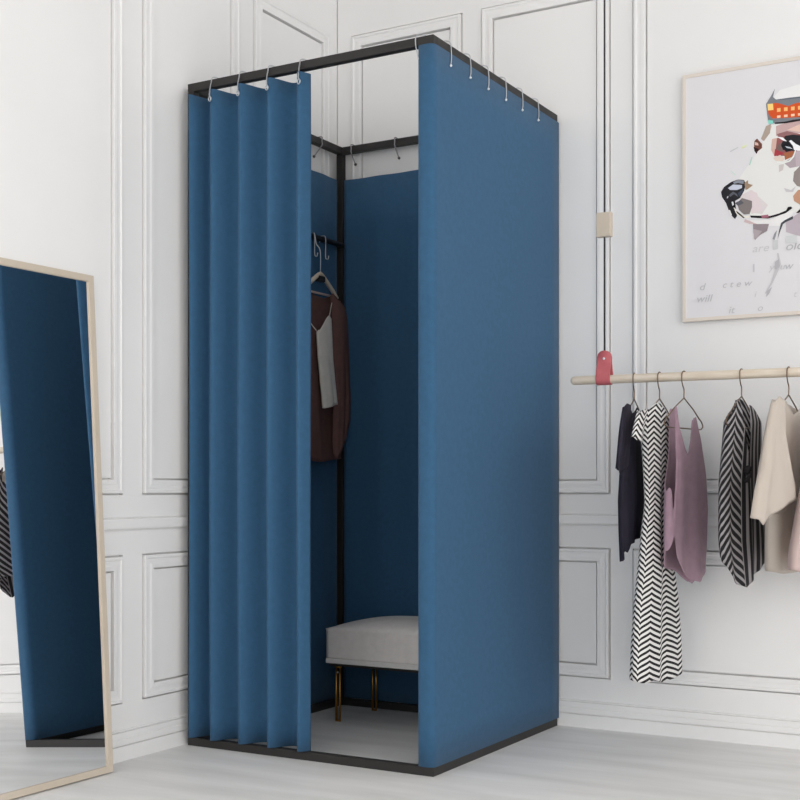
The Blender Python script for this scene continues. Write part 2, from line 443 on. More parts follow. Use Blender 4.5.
# ------------------------------------------------------------------ leaning mirror
mr = empty('floor_mirror', (XL+.06, 2.42, 0), 'tall mirror in a thin pale wood frame leaning on the left wall', 'mirror')
MB = Vector((-2.520, 2.720, .004)); MTX, MTZ = -2.5975, 1.432
MY0, MY1 = 2.27, 2.722
upv = Vector((MTX-MB.x, 0, MTZ-MB.z)); LEN = upv.length; upv.normalize()
nrm = Vector((upv.z, 0, -upv.x))         # away from the wall
YAW = .0165
def mp(y, s, dep): return Vector((MB.x+(y-MB.y)*YAW, y, MB.z))+upv*s-nrm*dep
def mbox(bm, y0, y1, s0, s1, d0, d1):
    vs = [bm.verts.new(mp(y, s, d)) for y in (y0, y1) for s in (s0, s1) for d in (d0, d1)]
    for f in [(0, 1, 3, 2), (4, 6, 7, 5), (0, 4, 5, 1), (2, 3, 7, 6), (0, 2, 6, 4), (1, 5, 7, 3)]: bm.faces.new([vs[i] for i in f])
W = .018; DEP = .0145
bm = bmesh.new()
mbox(bm, MY0, MY1, 0, W, 0, DEP); mbox(bm, MY0, MY1, LEN-W, LEN, 0, DEP)
mbox(bm, MY0, MY0+W, W, LEN-W, 0, DEP); mbox(bm, MY1-W, MY1, W, LEN-W, 0, DEP)
build('frame', bm, M['lightwood'], mr)
bm = bmesh.new(); mbox(bm, MY0+W, MY1-W, W, LEN-W, .006, .0095); build('mirror_glass', bm, M['mirror'], mr)
bm = bmesh.new(); mbox(bm, MY0+W, MY1-W, W, LEN-W, .0095, .0140); build('backing_board', bm, M['lightwood'], mr)

# ------------------------------------------------------------------ painting
PYF = 4.022
pt = empty('painting', (-.94, 4.03, 1.76), 'wide-margined canvas in thin wood frame with an abstract dog wearing a checked hatband', 'painting')
a = onY(682.5, 75.5, PYF); b = onY(682.5, 322, PYF)
PX0, PX1, PZ0, PZ1 = a.x, a.x+.66, b.z, a.z
bm = bmesh.new(); w = .011
box(bm, PX0, PX1, PYF, 4.036, PZ0, PZ0+w); box(bm, PX0, PX1, PYF, 4.036, PZ1-w, PZ1)
box(bm, PX0, PX0+w, PYF, 4.036, PZ0+w, PZ1-w); box(bm, PX1-w, PX1, PYF, 4.036, PZ0+w, PZ1-w)
build('frame', bm, M['framewood'], pt)
CY = PYF+.003
build('canvas', bx(PX0+w, PX1-w, CY, 4.036, PZ0+w, PZ1-w), M['canvas'], pt)
build('hanging_batten', bx(PX0+.05, PX1-.05, 4.036, YB, PZ1-.06, PZ1-.04), M['lightwood'], pt)
pm = {}
def paint(c):
    if c not in pm: pm[c] = mat('paint_%d' % len(pm), rgb(*c), .8, 0, .2)
    return pm[c]
layer = [0]
def art(name, polys):
    bm = bmesh.new(); mats = []
    for c, ps in polys:
        m_ = paint(c)
        if m_ not in mats: mats.append(m_)
        layer[0] += 1
        vs = [bm.verts.new(onY(x, y, CY-.0004-layer[0]*.00002)) for x, y in ps]
        f = bm.faces.new(vs); f.material_index = mats.index(m_)
    tri = bmesh.ops.triangulate(bm, faces=bm.faces)
    o = build(name, bm, mats, pt)
    for v in o.data.polygons:
        pass
    return o
WH = (232, 231, 228); GY = (128, 132, 138); DK = (42, 40, 44); OR = (214, 88, 44); YE = (250, 190, 120)
art('painted_dog', [
    # face field
    (WH, [(752, 160), (760, 148), (772, 125), (800, 116), (830, 112), (850, 150), (846, 200), (826, 232), (800, 212), (780, 214), (765, 219), (752, 217), (743, 205), (738, 180)]),
    ((222, 214, 214), [(738, 196), (752, 190), (758, 196), (768, 205), (762, 214), (748, 212)]),
    ((226, 212, 214), [(750, 190), (757, 193), (762, 210), (752, 214), (747, 205)]),
    # brow and eye patch
    ((218, 190, 182), [(761, 138), (767, 127), (772, 126), (769, 134), (763, 141)]),
    ((176, 160, 148), [(766, 126), (771, 124), (770, 133), (764, 141), (761, 139)]),
    ((200, 170, 168), [(776, 126), (800, 118), (830, 114), (830, 130), (800, 133), (776, 136)]),
    ((228, 196, 182), [(787, 130), (800, 124), (830, 120), (830, 128), (800, 132)]),
    ((150, 108, 108), [(777, 134), (787, 131), (800, 134), (790, 138), (778, 137)]),
    ((212, 178, 166), [(772, 139), (777, 138), (780, 150), (775, 157), (771, 150)]),
    ((150, 92, 92), [(777, 138), (784, 136), (800, 134), (820, 136), (818, 150), (794, 156), (780, 156), (775, 155)]),
    ((120, 100, 98), [(777, 146), (783, 141), (787, 148), (782, 152), (776, 151)]),
    (DK, [(785, 136), (793, 134.5), (806, 136), (814, 142), (808, 149), (794, 151), (783, 150), (781, 145)]),
    ((28, 30, 36), [(781, 146), (788, 142), (795, 150), (786, 152)]),
    ((170, 64, 74), [(775, 149), (784, 153), (780, 156), (774, 156)]),
    ((168, 104, 72), [(784, 153), (795, 151), (792, 157), (785, 160)]),
    ((226, 208, 196), [(773, 158), (780, 155), (785, 158), (783, 161), (776, 161)]),
    ((246, 246, 248), [(776.5, 136.5), (783, 137.5), (787, 141.5), (783, 140.5)]),
    ((246, 246, 248), [(789, 141), (791, 140), (796, 144), (800, 146), (806, 147), (800, 151), (794, 150), (793, 146)]),
    ((196, 200, 208), [(785, 146), (790, 147), (793, 149), (787, 148)]),
    # inner corner patch on the muzzle
    ((112, 70, 60), [(754.5, 141), (757, 138.5), (762, 144), (762, 148), (757, 152), (754, 147)]),
    ((226, 190, 178), [(755, 142), (758, 143), (758.5, 145.5), (755, 145)]),
    ((52, 28, 30), [(753.5, 147), (759, 149), (756.5, 154), (754.5, 151)]),
    # cheeks
    ((176, 162, 168), [(784, 163), (791, 158), (795, 151), (806, 150), (822, 156), (800, 166), (790, 168)]),
    ((190, 176, 182), [(795, 152), (812, 148), (812, 168), (796, 166)]),
    ((150, 138, 134), [(794, 172), (800, 166), (816, 170), (812, 190), (797, 186), (793, 181)]),
    ((196, 150, 124), [(793, 196), (798, 190), (812, 188), (814, 204), (802, 206), (794, 201)]),
    ((206, 198, 196), [(779, 165), (784, 164), (783, 170), (779, 172)]),
    ((206, 202, 204), [(784, 188), (791, 190), (796, 186), (793, 192), (786, 192)]),
    # lower jaw
    ((190, 178, 186), [(786, 222), (800, 212), (830, 208), (834, 236), (800, 236), (786, 232)]),
    ((236, 234, 233), [(750, 220), (770, 220), (786, 212), (795, 210), (788, 220), (780, 226), (765, 226), (752, 224)]),
    ((208, 184, 184), [(745, 219), (752, 222), (757, 224), (750, 224), (744, 222)]),
])
art('painted_nose', [
    (DK, [(721, 192), (724, 187), (731, 182), (738, 179.5), (744, 180), (746, 184), (744, 191), (740, 198), (735, 201), (733, 207), (737, 216), (735, 219), (730, 214), (726, 203), (722, 197)]),
    ((140, 144, 154), [(733, 182), (738, 179.8), (744, 180.5), (743.5, 184), (738, 183), (734, 184)]),
    ((204, 208, 222), [(728, 188), (733, 184.5), (742, 185), (742, 188), (737, 190), (730, 190)]),
    ((96, 98, 106), [(729, 195), (733, 191.5), (737, 194), (738, 197), (734, 194), (730, 197)]),
    ((66, 74, 88), [(738, 193), (744, 188), (743, 192), (739, 197)]),
    ((196, 198, 204), [(727, 196.5), (728.5, 196), (728, 198), (726.8, 198.5)]),
    ((230, 230, 232), [(731.5, 202), (733, 201.5), (734, 204.5), (732.5, 206)]),
    ((232, 230, 228), [(728.5, 210), (730, 210), (732, 215), (730.5, 216)]),
    ((132, 124, 122), [(737, 203), (742, 198), (752, 201), (752, 207), (749.5, 214), (744, 214.5), (739, 210)]),
    ((96, 96, 104), [(735, 203), (741, 200), (744, 203), (738, 206)]),
    ((238, 234, 224), [(733.5, 207.5), (735, 208), (738, 212), (744, 216), (750, 215.5), (749, 218), (742, 218), (736, 213.5)]),
    ((60, 48, 46), [(736, 210.5), (740, 213.5), (745, 218), (743, 218), (737, 213)]),
    ((168, 142, 118), [(744.5, 183), (748, 180), (747.5, 183.5), (753, 185), (748, 189), (745.5, 190)]),
])
art('painted_mouth', [
    ((30, 24, 26), [(750, 215.5), (762, 215.8), (770, 216), (779, 213.5), (786, 210.5), (788, 207), (791, 206.5), (792.5, 208), (786, 213), (776, 216.5), (768, 218.5), (758, 218), (751, 217.6)]),
    ((168, 108, 124), [(761, 215.5), (768, 214.5), (769, 217.5), (762, 218)]),
    ((48, 40, 42), [(796, 213), (803, 206), (806, 206), (799, 213)]),
    ((74, 78, 84), [(781, 223), (785, 220), (793, 216), (793, 219), (786, 222), (783, 224), (779.5, 233), (777.5, 239.5), (779, 231)]),
    ((150, 152, 156), [(772.5, 239), (774, 234), (777, 230), (776, 235), (774.5, 240)]),
    ((206, 208, 208), [(773, 240), (778, 240), (778, 249), (773, 250)]),
    ((150, 138, 142), [(753, 224), (769, 224), (767, 231), (760, 235), (755, 240), (753.5, 233)]),
    ((178, 166, 170), [(753.5, 229), (762, 231), (757, 238), (754, 239)]),
])
bandp = [((236, 235, 234), [(773, 98), (780, 90), (800, 84), (830, 80), (834, 98), (800, 99), (775, 101)]),
         (GY, [(766, 104), (771, 96), (775, 88.5), (773, 97), (776, 99.5), (790, 97.5), (800, 96.5), (834, 94), (836, 112), (800, 119), (776, 124), (768, 121), (767, 112)]),
         ((98, 106, 116), [(774, 99.8), (790, 97.8), (800, 96.6), (834, 94), (834, 95.4), (800, 98), (784, 99.6)]),
         (OR, [(773, 103), (778, 103), (788, 106), (796, 103), (834, 98), (836, 112), (800, 117), (785, 118), (772, 118.5), (768.5, 114), (768, 111)]),
         ((252, 214, 130), [(767.5, 104), (773, 103.5), (773.5, 110), (768, 110.5)]),
         ((132, 212, 198), [(768, 120), (773, 120.5), (773, 123.8), (768.5, 124)]),
         ((40, 34, 36), [(775, 122.5), (785, 121.6), (793, 119.8), (800, 119), (836, 114), (836, 116), (800, 120.8), (786, 123.2), (775, 124)])]
for k in range(7):
    x = 777+k*7
    sl = -.11*(x-777)
    bandp.append((YE, [(x, 108.3+sl), (x+3.6, 107.9+sl), (x+3.6, 111.6+sl), (x, 112+sl)]))
    bandp.append(((250, 208, 176), [(x, 115.6+sl), (x+3.6, 115.2+sl), (x+3.6, 117.6+sl), (x, 118+sl)]))
art('painted_hat', bandp)
art('painted_spectacle_rim', [
    ((236, 238, 234), [(777, 161), (783, 162.6), (789, 160.5), (793, 156), (795, 150), (796, 150.5), (794, 157), (790, 161.5), (783, 164), (777, 162.5)]),
])
for sp_ in (
    ((206, 226, 218), [(731, 170), (736, 175), (735.3, 175.6), (730.6, 171)]),
    ((178, 214, 200), [(749, 165), (751.5, 157), (752.5, 157), (750, 165.5)]),
    ((190, 196, 196), [(730, 151.2), (738, 147), (738.3, 147.6), (730.4, 152)]),
    ((226, 230, 186), [(741, 146.5), (747, 144.5), (746, 147), (742, 148.5)]),
):
    art('painted_spectacle_glint', [sp_])
art('painted_drips', [
    ((202, 200, 203), [(777, 253), (778.5, 253), (781, 264), (776, 276), (772, 284), (766, 294), (765, 293), (771, 282), (775, 270), (778.5, 263)]),
    ((186, 184, 188), [(775, 262), (779, 259), (780, 266), (776, 270), (774.5, 268)]),
    ((188, 186, 190), [(767, 291), (772, 287), (769, 294), (766, 297)]),
    ((204, 203, 206), [(753, 264), (754.5, 264), (754.5, 272), (753, 272)]),
    ((212, 214, 214), [(786, 236), (797, 235), (797, 243), (786, 243)]),
])
# faint lettering
def words(txt, px, py, h, c, shear=.25):
    cu = bpy.data.curves.new('lettering', 'FONT'); cu.body = txt; cu.size = 1; cu.shear = shear
    ob = bpy.data.objects.new('lettering_source', cu); COL.objects.link(ob)
    dg = bpy.context.evaluated_depsgraph_get()
    me = bpy.data.meshes.new_from_object(ob.evaluated_get(dg))
    bpy.data.objects.remove(ob)
    c = tuple(int(.65*q+.35*214) for q in c); p = onY(px, py, CY-.0006); sc = onY(px, py-h, CY).z-p.z
    for v in me.vertices: v.co = Vector((p.x+v.co.x*sc*1.15, CY-.0014, p.z+v.co.y*sc))
    me.materials.clear(); me.materials.append(paint(c))
    o = bpy.data.objects.new('lettering', me); COL.objects.link(o); adopt(o, pt)
for t, x, y, h, c in (('are', 752, 252.5, 11, (203, 201, 204)), ('old', 785, 250.5, 12, (168, 170, 172)), ('you', 769, 270.5, 9, (196, 194, 198)), ('w', 784, 269.5, 10, (180, 180, 184)),
                      ('d', 699, 290.5, 10, (190, 188, 192)), ('will', 696, 302.5, 10, (186, 184, 188)), ('c t e w', 722, 288, 9, (188, 186, 190)), ('it', 728, 313.5, 10, (192, 190, 194)),
                      ('o', 757, 311, 9, (190, 188, 192)), ('i', 754, 297, 8, (204, 202, 206)), ('t', 793, 297, 9, (204, 202, 206))):
    words(t, x, y, h, c)

# ------------------------------------------------------------------ suspended clothes rail
RY = 3.800
e0 = onY(571.5, 380.8, RY); e1 = onY(800, 372.0, RY)
RX1 = -.30
slope = (e1.z-e0.z)/(e1.x-e0.x)
def rail_z(x): return e0.z+(x-e0.x)*slope
RR = .0142
rl = empty('clothes_rail', (-.85, RY, rail_z(-.85)), 'pale wooden clothes rail hung on black cords with pink leather loops', 'clothes rail')
bm = bmesh.new()
xs = [e0.x, e0.x+.004, e0.x+.012, RX1-.012, RX1-.004, RX1]
tube(bm, [(x, RY, rail_z(x)) for x in xs], [RR*.55, RR*.85, RR, RR, RR*.85, RR*.55], 20)
build('rod', bm, M['railwood'], rl, True)
def hanger_set(x):
    zr = rail_z(x)
    bm = bmesh.new(); tube(bm, [(x, RY, zr+.078), (x, RY, CEIL)], .0029, 8)
    build('cord', bm, M['rope'], rl, True)
    zt, zb = CAMZ+(HOR-218)/F*4.09, CAMZ+(HOR-242)/F*4.09
    build('toggle_block', bx(x-.024, x+.024, RY-.012, RY+.012, zb, zt, bev=.003), M['lightwood'], rl)
    # leather loop round the rod: two flaps meeting above
    bm = bmesh.new(); hw = .0235; prof = []
    r = RR+.0022
    for k in range(17):
        a = -PI/2-PI*.0+(PI)*(k/16)      # half turn under the rod
        prof.append((RY+r*math.sin(a), zr-r*math.cos(a)))
    prof = [(RY-.0035, zr+.090), (RY-.0045, zr+.05), (RY-r*.8, zr+.022)]+prof+[(RY+r*.8, zr+.022), (RY+.0045, zr+.05), (RY+.0035, zr+.090)]
    ncol = 16; g = []
    for i in range(ncol+1):
        u = -1+2*i/ncol; row = []
        for (y, z) in prof:
            zz = z
            if z > zr+.04: zz = zr+.04+(z-zr-.04)*(1 if 0 else 1)
            if z > zr+.085: zz = zr+.070+.022*math.sqrt(max(0, 1-u*u))
            row.append(bm.verts.new((x+u*hw, y, zz)))
        g.append(row)
    for i in range(ncol):
        for k in range(len(prof)-1): bm.faces.new((g[i][k], g[i+1][k], g[i+1][k+1], g[i][k+1]))
    lo = build('leather_loop', bm, M['pink'], rl, True); solidify(lo, .0035, 0)
    bm = bmesh.new(); ball(bm, (x, RY-.0065, zr+.066), .0042, 12); build('rivet', bm, M['bead'], lo, True)
hanger_set(onY(604.5, 370, RY).x)
hanger_set(-.42)

# ------------------------------------------------------------------ garments
ALPHA = math.radians(10)
class Frame:
    """a hanging plane through (X, RY): u runs along the hanger away from the camera side, n faces the room"""
    def __init__(self, px, Y=RY, alpha=ALPHA, X=None):
        self.O = onY(px, 400, Y) if X is None else onX(px, 400, X)
        self.u = Vector((math.sin(alpha), math.cos(alpha), 0)); self.n = Vector((math.cos(alpha), -math.sin(alpha), 0))
        self.px = px
        rel = Vector((self.O.x, self.O.y, 0)); self.d = rel.dot(FWD)
        q = lambda v: self.scr(rel+v*.01)-self.scr(rel)
        self.su = q(self.u)/.01; self.sn = abs(q(self.n)/.01); self.sv = F/self.d
        self.snn = q(self.n)/.01
    def scr(self, v): return 400+F*v.dot(RIGHT)/v.dot(FWD)
    def z(self, py): return CAMZ+(HOR-py)/self.sv
    def P(self, du, dn, z): 
        v = self.O+self.u*du+self.n*dn; v.z = z; return v
def interp(tab, y):
    if y <= tab[0][0]: return tab[0][1:]
    for a, b in zip(tab, tab[1:]):
        if y <= b[0]:
            t = (y-a[0])/(b[0]-a[0]); return [p+(q-p)*t for p, q in zip(a[1:], b[1:])]
    return tab[-1][1:]
def pw(tab, x):
    return interp(tab, x)[0]
def garment(fr, name, rows, top_f, top_b, hem_f, hem_b, m, parent=None, depth=.03, folds=5, amp=.004, amp0=.0, phase=0, seg=112, nz=44, noff=0, thick=.0016, uw=1.0, front_only=False):
    """closed hanging shell: rows (y, left, right) in photo units give its width, top/hem tables give its edges by position across"""
    bm = bmesh.new(); uvl = bm.loops.layers.uv.new('UVMap'); g = []; info = {}
    for i in range(seg + (1 if front_only else 0)):
        a = (PI if front_only else 2*PI)*i/seg
        c, s_ = math.cos(a), math.sin(a)
        front = s_ >= 0
        # position across: -1 left .. 1 right
        h0 = (rows[0][2]-rows[0][1])/2 if len(rows) < 3 else (rows[len(rows)//2][2]-rows[len(rows)//2][1])/2
        d0 = min(depth, .62*h0/fr.sn); w0 = math.sqrt(max(h0*h0-(d0*fr.sn)**2, 1))
        a0 = math.atan2(d0*fr.snn, w0)
        q = math.cos(a-a0)
        yt = pw(top_f if front else top_b, q); yh = pw(hem_f if front else hem_b, q)
        # blend at the sides
        if abs(c) > .93 and not front_only:
            k = (abs(c)-.93)/.07; av = (pw(top_f, q)+pw(top_b, q))/2; yt += (av-yt)*k
            av = (pw(hem_f, q)+pw(hem_b, q))/2; yh += (av-yh)*k
        col = []
        for j in range(nz+1):
            t = j/nz; y = yt+(yh-yt)*t
            xl, xr = interp(rows, y)
            h = (xr-xl)/2; xc = (xl+xr)/2
            dp = min(depth, .62*h/fr.sn)
            Wd = math.sqrt(max(h*h-(dp*fr.sn)**2, 1))/fr.su
            am = amp0+(amp-amp0)*t
            fo = am*math.cos(folds*a*1.0+phase+.8*math.sin(2.2*t+phase))
            fo += am*.45*math.cos((folds*2+1)*a+2*phase+1.5*t)
            sg = 1 if s_ >= 0 else -1
            dn = dp*math.copysign(abs(s_)**.8, s_)+fo*abs(s_)**.5*sg
            du = (xc-fr.px)/fr.su+Wd*c
            du -= noff*fr.snn/fr.su
            v = bm.verts.new(fr.P(du, dn+noff, fr.z(y)))
            info[v] = ((a-a0)/PI*uw, fr.z(y)); col.append(v)
        g.append(col)
    nn = len(g)
    for i in range(nn-1 if front_only else nn):
        A, B = g[i], g[(i+1) % nn]
        for j in range(nz):
            f = bm.faces.new((A[j], B[j], B[j+1], A[j+1]))
            for lp in f.loops:
                x_, y_ = info[lp.vert]
                if i == nn-1 and lp.vert in (B[j], B[j+1]) and not front_only: x_ += 2*uw
                lp[uvl].uv = (x_, y_)
    o = build(name, bm, m, parent, True)
    solidify(o, thick, 0)
    return o

# wire hangers: one mesh set, copied
def rot_frame(px): return Frame(px)
HAL = {634.3: -5, 659.5: 2, 684.0: 8, 741.5: 4, 788.7: 5, 832: 6}
HXS = (634.3, 659.5, 684.0, 741.5, 788.7, 832)
H0 = Frame(684, alpha=math.radians(9))
def make_hanger(fr):
    x = fr.O.x; zr = rail_z(x)
    h = empty('wire_hanger', (x, RY, zr), '', 'clothes hanger', 'brass wire hangers on the clothes rail')
    hh = lambda du, dz: fr.P(du, 0, zr+dz)
    k = RR+.0022
    hook = [hh(k*1.02, -.002)]
    for i in range(11):
        a = math.radians(0+i*17); hook.append(hh(k*math.cos(a), k*math.sin(a)))
    hook += [hh(-k*.98, -.012), hh(-k*.55, -.028), hh(0, -.040), hh(0, -.058), hh(0, -.066)]
    bm = bmesh.new(); tube(bm, spline(hook, 3), .0019, 8); build('hook', bm, M['wire'], h, True)
    w = .132; ap = -.066; sh = -.132; bt = -.160
    loop = [hh(0, ap), hh(w*.25, ap-.0165), hh(w*.5, ap-.033), hh(w*.82, sh+.006), hh(w*.94, sh-.002), hh(w*1.02, sh-.013), hh(w*1.02, bt+.008), hh(w*.93, bt+.001), hh(w*.8, bt),
            hh(0, bt), hh(-w*.8, bt), hh(-w*.93, bt+.001), hh(-w*1.02, bt+.008), hh(-w*1.02, sh-.013), hh(-w*.94, sh-.002), hh(-w*.82, sh+.006), hh(-w*.5, ap-.033), hh(-w*.25, ap-.0165)]
    bm = bmesh.new(); tube(bm, loop, .0021, 8, closed=True); build('shoulder_frame', bm, M['wire'], h, True)
    return h
hp = make_hanger(H0)
hl = {634.3: 'brass wire hanger at the left of the rail, carrying the navy top', 659.5: 'brass wire hanger carrying the long herringbone dress', 684.0: 'brass wire hanger carrying the mauve sleeveless top, its triangle fully visible',
      741.5: 'brass wire hanger carrying the black and grey striped blouse', 788.7: 'brass wire hanger carrying the cream satin blouse', 832: 'brass wire hanger carrying the dusty rose blouse at the right end'}
for px in HXS:
    h = hp if px == 684.0 else copy_tree(hp)
    x = onY(px, 400, RY).x
    h.location = (x, RY, rail_z(x)); h['label'] = hl[px]; h.rotation_euler = (0, 0, -math.radians(HAL[px]-9))

flat = lambda y: [(-1, y), (1, y)]
# navy chiffon top
f = Frame(634.3, alpha=math.radians(HAL[634.3]))
g = empty('navy_top', f.P(0, 0, f.z(450)), 'sheer dark navy top with a pointed uneven hem, first garment on the rail', 'top')
garment(f, 'body', [(404, 626, 641.5), (420, 622, 642), (450, 622, 643), (500, 619.5, 645.5), (530, 620.5, 643), (565, 622.5, 640)],
        [(-1, 424), (-.62, 408), (-.42, 407), (-.1, 421), (.4, 408), (.62, 409), (1, 424)], [(-1, 424), (-.62, 408), (-.42, 407), (0, 413), (.4, 408), (.62, 409), (1, 424)],
        [(-1, 560), (-.82, 566), (-.62, 549), (-.45, 551), (-.2, 543), (.2, 541), (1, 536)], [(-1, 560), (-.8, 552), (0, 542), (1, 535)], M['navy'], g, depth=.026, folds=5, amp=.006, phase=.4)
garment(f, 'sleeve', [(408, 624, 631), (430, 621, 630.5), (455, 618.5, 629), (475, 617.5, 627)], [(-1, 412), (0, 408), (1, 409)], flat(412), [(-1, 472), (0, 476), (1, 466)], flat(470), M['navy'], g, depth=.014, folds=4, amp=.004, noff=.03, phase=1.2, seg=56, nz=24)
# herringbone dress
f = Frame(659.5, alpha=math.radians(HAL[659.5]))
g = empty('herringbone_dress', f.P(0, 0, f.z(540)), 'long black and white herringbone print dress hanging between navy and mauve tops', 'dress')
garment(f, 'body', [(402, 650, 668), (412, 643, 672), (430, 641.5, 672), (470, 644, 670), (500, 645.5, 669), (508, 645, 668.5), (530, 642.5, 669.5), (560, 640, 671.5), (600, 636.5, 677.5), (640, 634.5, 681), (684, 633, 683)],
        [(-1, 432), (-.75, 414), (-.45, 405), (-.15, 404), (.1, 405), (.5, 409), (.75, 416), (1, 432)], [(-1, 432), (-.75, 414), (-.45, 404), (0, 402), (.5, 408), (.75, 416), (1, 432)],
        [(-1, 672), (-.4, 675), (0, 674), (.5, 680), (1, 677)], flat(672), M['herringbone'], g, depth=.034, folds=5, amp=.007, amp0=.001, phase=.9, nz=60)
garment(f, 'sleeve', [(412, 639, 648), (430, 635.5, 645), (443, 633, 643)], [(-1, 422), (0, 414), (1, 412)], flat(414), [(-1, 438), (0, 443), (1, 444)], flat(440), M['herringbone'], g, depth=.016, folds=3, amp=.003, noff=.02, seg=56, nz=16, uw=.45)
# mauve top
f = Frame(684.0, alpha=math.radians(HAL[684.0]))
g = empty('mauve_top', f.P(0, 0, f.z(490)), 'mauve sleeveless V-neck top with a curved wrap hem hanging beside the dress', 'top')
garment(f, 'body', [(405, 663, 705), (425, 663.5, 705), (450, 665.5, 704.5), (480, 666, 706), (510, 665, 708), (540, 664.5, 707), (565, 664.5, 706), (590, 668, 705)],
        [(-1, 512), (-.62, 508), (-.53, 450), (-.49, 408), (-.40, 408), (-.28, 430), (-.05, 449), (.08, 455), (.2, 448), (.42, 419), (.56, 417), (.78, 440), (1, 478)],
        [(-1, 482), (-.8, 455), (-.66, 409), (-.44, 408), (-.28, 440), (.08, 470), (.36, 440), (.42, 419), (.56, 417), (.78, 440), (1, 478)],
        [(-1, 530), (-.6, 536), (-.4, 556), (-.1, 570), (.25, 579), (.55, 582), (.85, 576), (1, 570)], [(-1, 566), (-.5, 571), (0, 583), (.5, 586), (.85, 578), (1, 570)], M['mauve'], g, depth=.032, folds=4, amp=.007, amp0=.001, phase=2.0, nz=56, seg=144)
# striped blouse
f = Frame(741.5, alpha=math.radians(HAL[741.5]))
g = empty('striped_blouse', f.P(0, 0, f.z(490)), 'black and grey striped sleeveless blouse with an open neck, left of the cream blouse', 'blouse')
garment(f, 'body', [(397, 731, 753), (410, 727.5, 758), (422, 725, 761), (450, 723, 761), (480, 720.5, 763), (540, 720, 767), (560, 722, 766.5), (588, 725, 764)],
        [(-1, 424), (-.8, 416), (-.5, 402), (-.3, 404), (-.05, 425), (.25, 458), (.34, 440), (.42, 405), (.6, 406), (.8, 412), (1, 426)],
        [(-1, 424), (-.8, 414), (-.5, 400), (0, 397), (.42, 402), (.6, 405), (.8, 412), (1, 426)],
        [(-1, 556), (-.7, 572), (-.35, 582), (0, 586), (.4, 578), (.75, 571), (1, 560)], [(-1, 556), (-.7, 566), (0, 574), (.75, 566), (1, 560)], M['striped'], g, depth=.034, folds=6, amp=.006, amp0=.002, phase=.2, nz=56, seg=144)
bm = bmesh.new(); c0 = f.P((747.5-f.px-.04*f.snn)/f.su, .04, f.z(470))
bmesh.ops.create_uvsphere(bm, u_segments=16, v_segments=10, radius=.014, matrix=Matrix.Translation(c0) @ Matrix.Rotation(.6, 4, 'X') @ Matrix.Diagonal((.8, 1.3, .75, 1)))
tube(bm, spline([c0, c0+Vector((.006, -.008, -.02)), c0+Vector((.004, -.03, -.034))]), [.007]*7+[.006]*6, 8)
build('knot', bm, M['striped'], g, True)
# cream satin blouse
f = Frame(788.7, alpha=math.radians(HAL[788.7]))
g = empty('cream_blouse', f.P(0, 0, f.z(490)), 'cream satin blouse with a wide flared sleeve near the right end of the rail', 'blouse')
garment(f, 'body', [(401, 780, 800), (412, 774, 808), (440, 769, 812), (500, 767, 814), (540, 766, 816), (572, 766, 818)],
        [(-1, 420), (-.75, 408), (-.45, 402), (-.25, 407), (.1, 416), (.4, 412), (.62, 408), (.85, 414), (1, 424)], [(-1, 420), (-.75, 408), (-.45, 402), (.1, 404), (.62, 408), (.85, 414), (1, 424)],
        [(-1, 568), (-.3, 571), (.4, 571), (1, 569)], flat(568), M['cream'], g, depth=.042, folds=4, amp=.007, amp0=.001, phase=2.4, nz=44)
garment(f, 'sleeve', [(402, 775, 785), (412, 772, 785), (440, 766.5, 786), (470, 762, 791), (490, 758, 796.5), (522, 754, 799)],
        [(-1, 412), (0, 403), (1, 406)], flat(406), [(-1, 514), (-.75, 516.5), (-.5, 516), (-.3, 521), (0, 516), (.4, 508), (1, 496)], [(-1, 514), (0, 512), (1, 496)], M['cream'], g, depth=.026, folds=4, amp=.006, amp0=.0, noff=.062, phase=.7, seg=80, nz=36)
# dusty rose blouse
f = Frame(832, alpha=math.radians(HAL[832]))
g = empty('rose_blouse', f.P(0, 0, f.z(490)), 'dusty rose satin blouse cut off at the right edge beside the cream blouse', 'blouse')
garment(f, 'body', [(401, 823, 842), (414, 816, 850), (440, 809, 852), (500, 801, 856), (520, 798, 858), (545, 794.5, 860), (568, 793, 861)],
        [(-1, 426), (-.75, 410), (-.45, 403), (0, 416), (.45, 404), (.8, 412), (1, 424)], [(-1, 424), (-.45, 403), (0, 404), (.45, 404), (1, 424)],
        [(-1, 564), (-.4, 568), (1, 566)], flat(564), M['rose'], g, depth=.042, folds=5, amp=.007, phase=1.1)

# ------------------------------------------------------------------ things hanging inside the fitting room
JX = -2.525
f = Frame(320.3, alpha=0, X=JX)
HZ = f.z(272)
hg = empty('coat_hanger', (JX, f.O.y, BARZ), 'pale wooden coat hanger on the inner bar, carrying the brown jacket', 'clothes hanger')
bm = bmesh.new()
pts_ = []
w = .112
for k in range(-12, 13):
    t = k/12; pts_.append(f.P(w*t, 0, HZ-.006-.075*abs(t)**1.15))
tube(bm, pts_, [.0065]*3+[.008]*19+[.0065]*3, 10)
build('shoulder_bar', bm, M['lightwood'], hg, True)
bm = bmesh.new(); tube(bm, [f.P(-w*.95, 0, HZ-.078), f.P(w*.95, 0, HZ-.078)], .0042, 8); build('trouser_bar', bm, M['rose'], hg, True)
bm = bmesh.new()
k = .012
tube(bm, spline([(BARX-.013, f.O.y, BARZ-.004), (BARX-.010, f.O.y, BARZ+.009), (BARX, f.O.y, BARZ+.0128), (BARX+.011, f.O.y, BARZ+.008), (BARX+.0145, f.O.y, BARZ-.004), (BARX+.020, f.O.y, BARZ-.03), (JX, f.O.y, BARZ-.06), (JX, f.O.y, HZ-.012)]), .0020, 8)
build('hook', bm, M['chrome'], hg, True)
bm = bmesh.new(); box(bm, JX-.010, JX+.010, f.O.y-.022, f.O.y+.022, HZ-.036, HZ-.014, bev=.006); build('clip', bm, M['black'], hg)
